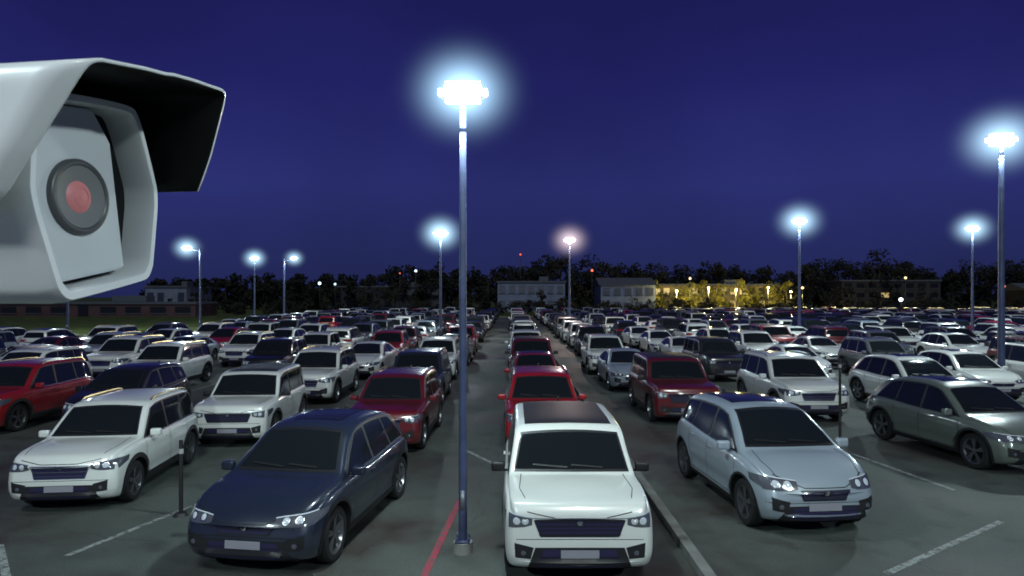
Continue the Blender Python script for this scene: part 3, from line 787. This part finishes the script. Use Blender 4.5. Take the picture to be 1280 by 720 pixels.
lathe('lens_bezel',[(.035,-.009),(.035,-.005),(.033,-.003),(.029,-.003),(.028,-.005)],MCD)
lathe('lens_cone',[(.0285,-.004),(.0145,-.0070)],MCG)
lathe('lens_glass',[(.0148,-.007),(.010,-.0042),(.0005,-.0032)],MCR)
lathe('lens_core_ring',[(.0088,-.0040),(.0082,-.0030),(.0076,-.0036)],MCR)
prof=[(-.100,-.012),(-.099,.03),(-.0925,.086),(-.0895,.0955),(-.082,.0990),(-.03,.101),(.03,.101),(.082,.0990),(.0895,.0955),(.0925,.086),(.098,.03),(.098,-.004)]
q=[]
for a,b_ in zip(prof[:-1],prof[1:]):
    kk=max(1,int(math.dist(a,b_)/.012))
    for i in range(kk): q.append((a[0]+(b_[0]-a[0])*i/kk,a[1]+(b_[1]-a[1])*i/kk))
q.append(prof[-1]); prof=chaikin(q,1)
V=[];F=[];nx=14
for (a,b_) in prof:
    t=max(0,(b_+.012)/.113)
    lip=-.012+.092*(t**.9) if a<0 else .030+.054*(t**.9)
    for i in range(nx+1): V.append((-.50+(lip+.50)*i/nx,a,b_))
for j in range(len(prof)-1):
    for i in range(nx): F.append((j*(nx+1)+i,j*(nx+1)+i+1,(j+1)*(nx+1)+i+1,(j+1)*(nx+1)+i))
bms=bmesh.new(); mt=bpy.data.meshes.new('t'); mt.from_pydata(V,[],F); bms.from_mesh(mt)
bms.faces.ensure_lookup_table(); bms.normal_update()
topf=max(bms.faces,key=lambda f:f.calc_center_median().z)
if topf.normal.z<0: bmesh.ops.reverse_faces(bms,faces=bms.faces[:])
o=bm_obj('sun_shield',bms,[MCW,MCB],sc_)
sm=o.modifiers.new('s','SOLIDIFY'); sm.thickness=.003; sm.offset=-1; sm.material_offset=1; sm.material_offset_rim=0
bm_obj('bracket_arm',cyl((-.34,0,-.10),(-.34,0,-.22),.025,.022,20),MCW,sc_)
bm_obj('bracket_beam',cyl((-.34,0,-.21),(-.64,0,-.21),.022,.022,20),MCW,sc_)
mp=empty('mounting_pole',(-.388-.66,.62+.07,0)); bm_obj('pole',cyl((0,0,0),(0,0,4.0),.05,.045,24),MP,mp); bm_obj('pole_cap',cyl((0,0,4.0),(0,0,4.03),.05,.03,24),MP,mp)

# ------------------------------------------------------------ sky + added fill sun
w=bpy.data.worlds.new('World'); S.world=w; w.use_nodes=True; nt=w.node_tree; N=nt.nodes; Lk=nt.links
bg=N['Background']
sky=N.new('ShaderNodeTexSky'); sky.sky_type='NISHITA'; sky.sun_disc=False; sky.sun_elevation=radians(48); sky.sun_rotation=radians(170)
tc=N.new('ShaderNodeTexCoord'); sx=N.new('ShaderNodeSeparateXYZ'); Lk.new(tc.outputs['Generated'],sx.inputs[0])
r=N.new('ShaderNodeValToRGB'); Lk.new(sx.outputs['Z'],r.inputs['Fac']); e=r.color_ramp.elements
e[0].position=0; e[0].color=(.012,.017,.080,1); e[1].position=1; e[1].color=(.004,.004,.025,1)
for p,c in ((.06,(.015,.020,.105,1)),(.16,(.021,.025,.150,1)),(.30,(.013,.013,.110,1)),(.45,(.009,.009,.075,1))):
    q=e.new(p); q.color=c
n=N.new('ShaderNodeTexNoise'); n.inputs['Scale'].default_value=2.2; n.inputs['Detail'].default_value=5; Lk.new(tc.outputs['Generated'],n.inputs['Vector'])
mr=N.new('ShaderNodeMapRange'); mr.inputs['From Min'].default_value=.3; mr.inputs['From Max'].default_value=.7; mr.inputs['To Min'].default_value=.80; mr.inputs['To Max'].default_value=1.2
Lk.new(n.outputs['Fac'],mr.inputs['Value'])
mx=N.new('ShaderNodeMixRGB'); mx.blend_type='MULTIPLY'; mx.inputs['Fac'].default_value=1; Lk.new(r.outputs['Color'],mx.inputs['Color1']); Lk.new(mr.outputs['Result'],mx.inputs['Color2'])
ad=N.new('ShaderNodeMixRGB'); ad.blend_type='ADD'; ad.inputs['Fac'].default_value=.0006; Lk.new(mx.outputs['Color'],ad.inputs['Color1']); Lk.new(sky.outputs['Color'],ad.inputs['Color2'])
Lk.new(ad.outputs['Color'],bg.inputs['Color']); bg.inputs['Strength'].default_value=1
l=bpy.data.lights.new('fill_sun','SUN'); l.energy=.85; l.angle=radians(10); l.color=(.90,1,.97)  # soft fill added from behind the viewer to brighten the car fronts
lo=bpy.data.objects.new('fill_sun',l); COL.objects.link(lo)
lo.rotation_euler=Vector((-.10,.66,-.74)).to_track_quat('-Z','Y').to_euler()

# ------------------------------------------------------------ camera
c=bpy.data.cameras.new('camera'); co=bpy.data.objects.new('camera',c); COL.objects.link(co); S.camera=co
co.location=(0,0,3.65); co.rotation_euler=(radians(90),0,0)
c.lens=36*820/1280; c.sensor_width=36; c.shift_y=10/1280; c.clip_start=.05; c.clip_end=4000
c.dof.use_dof=True; c.dof.focus_distance=1.3; c.dof.aperture_fstop=11
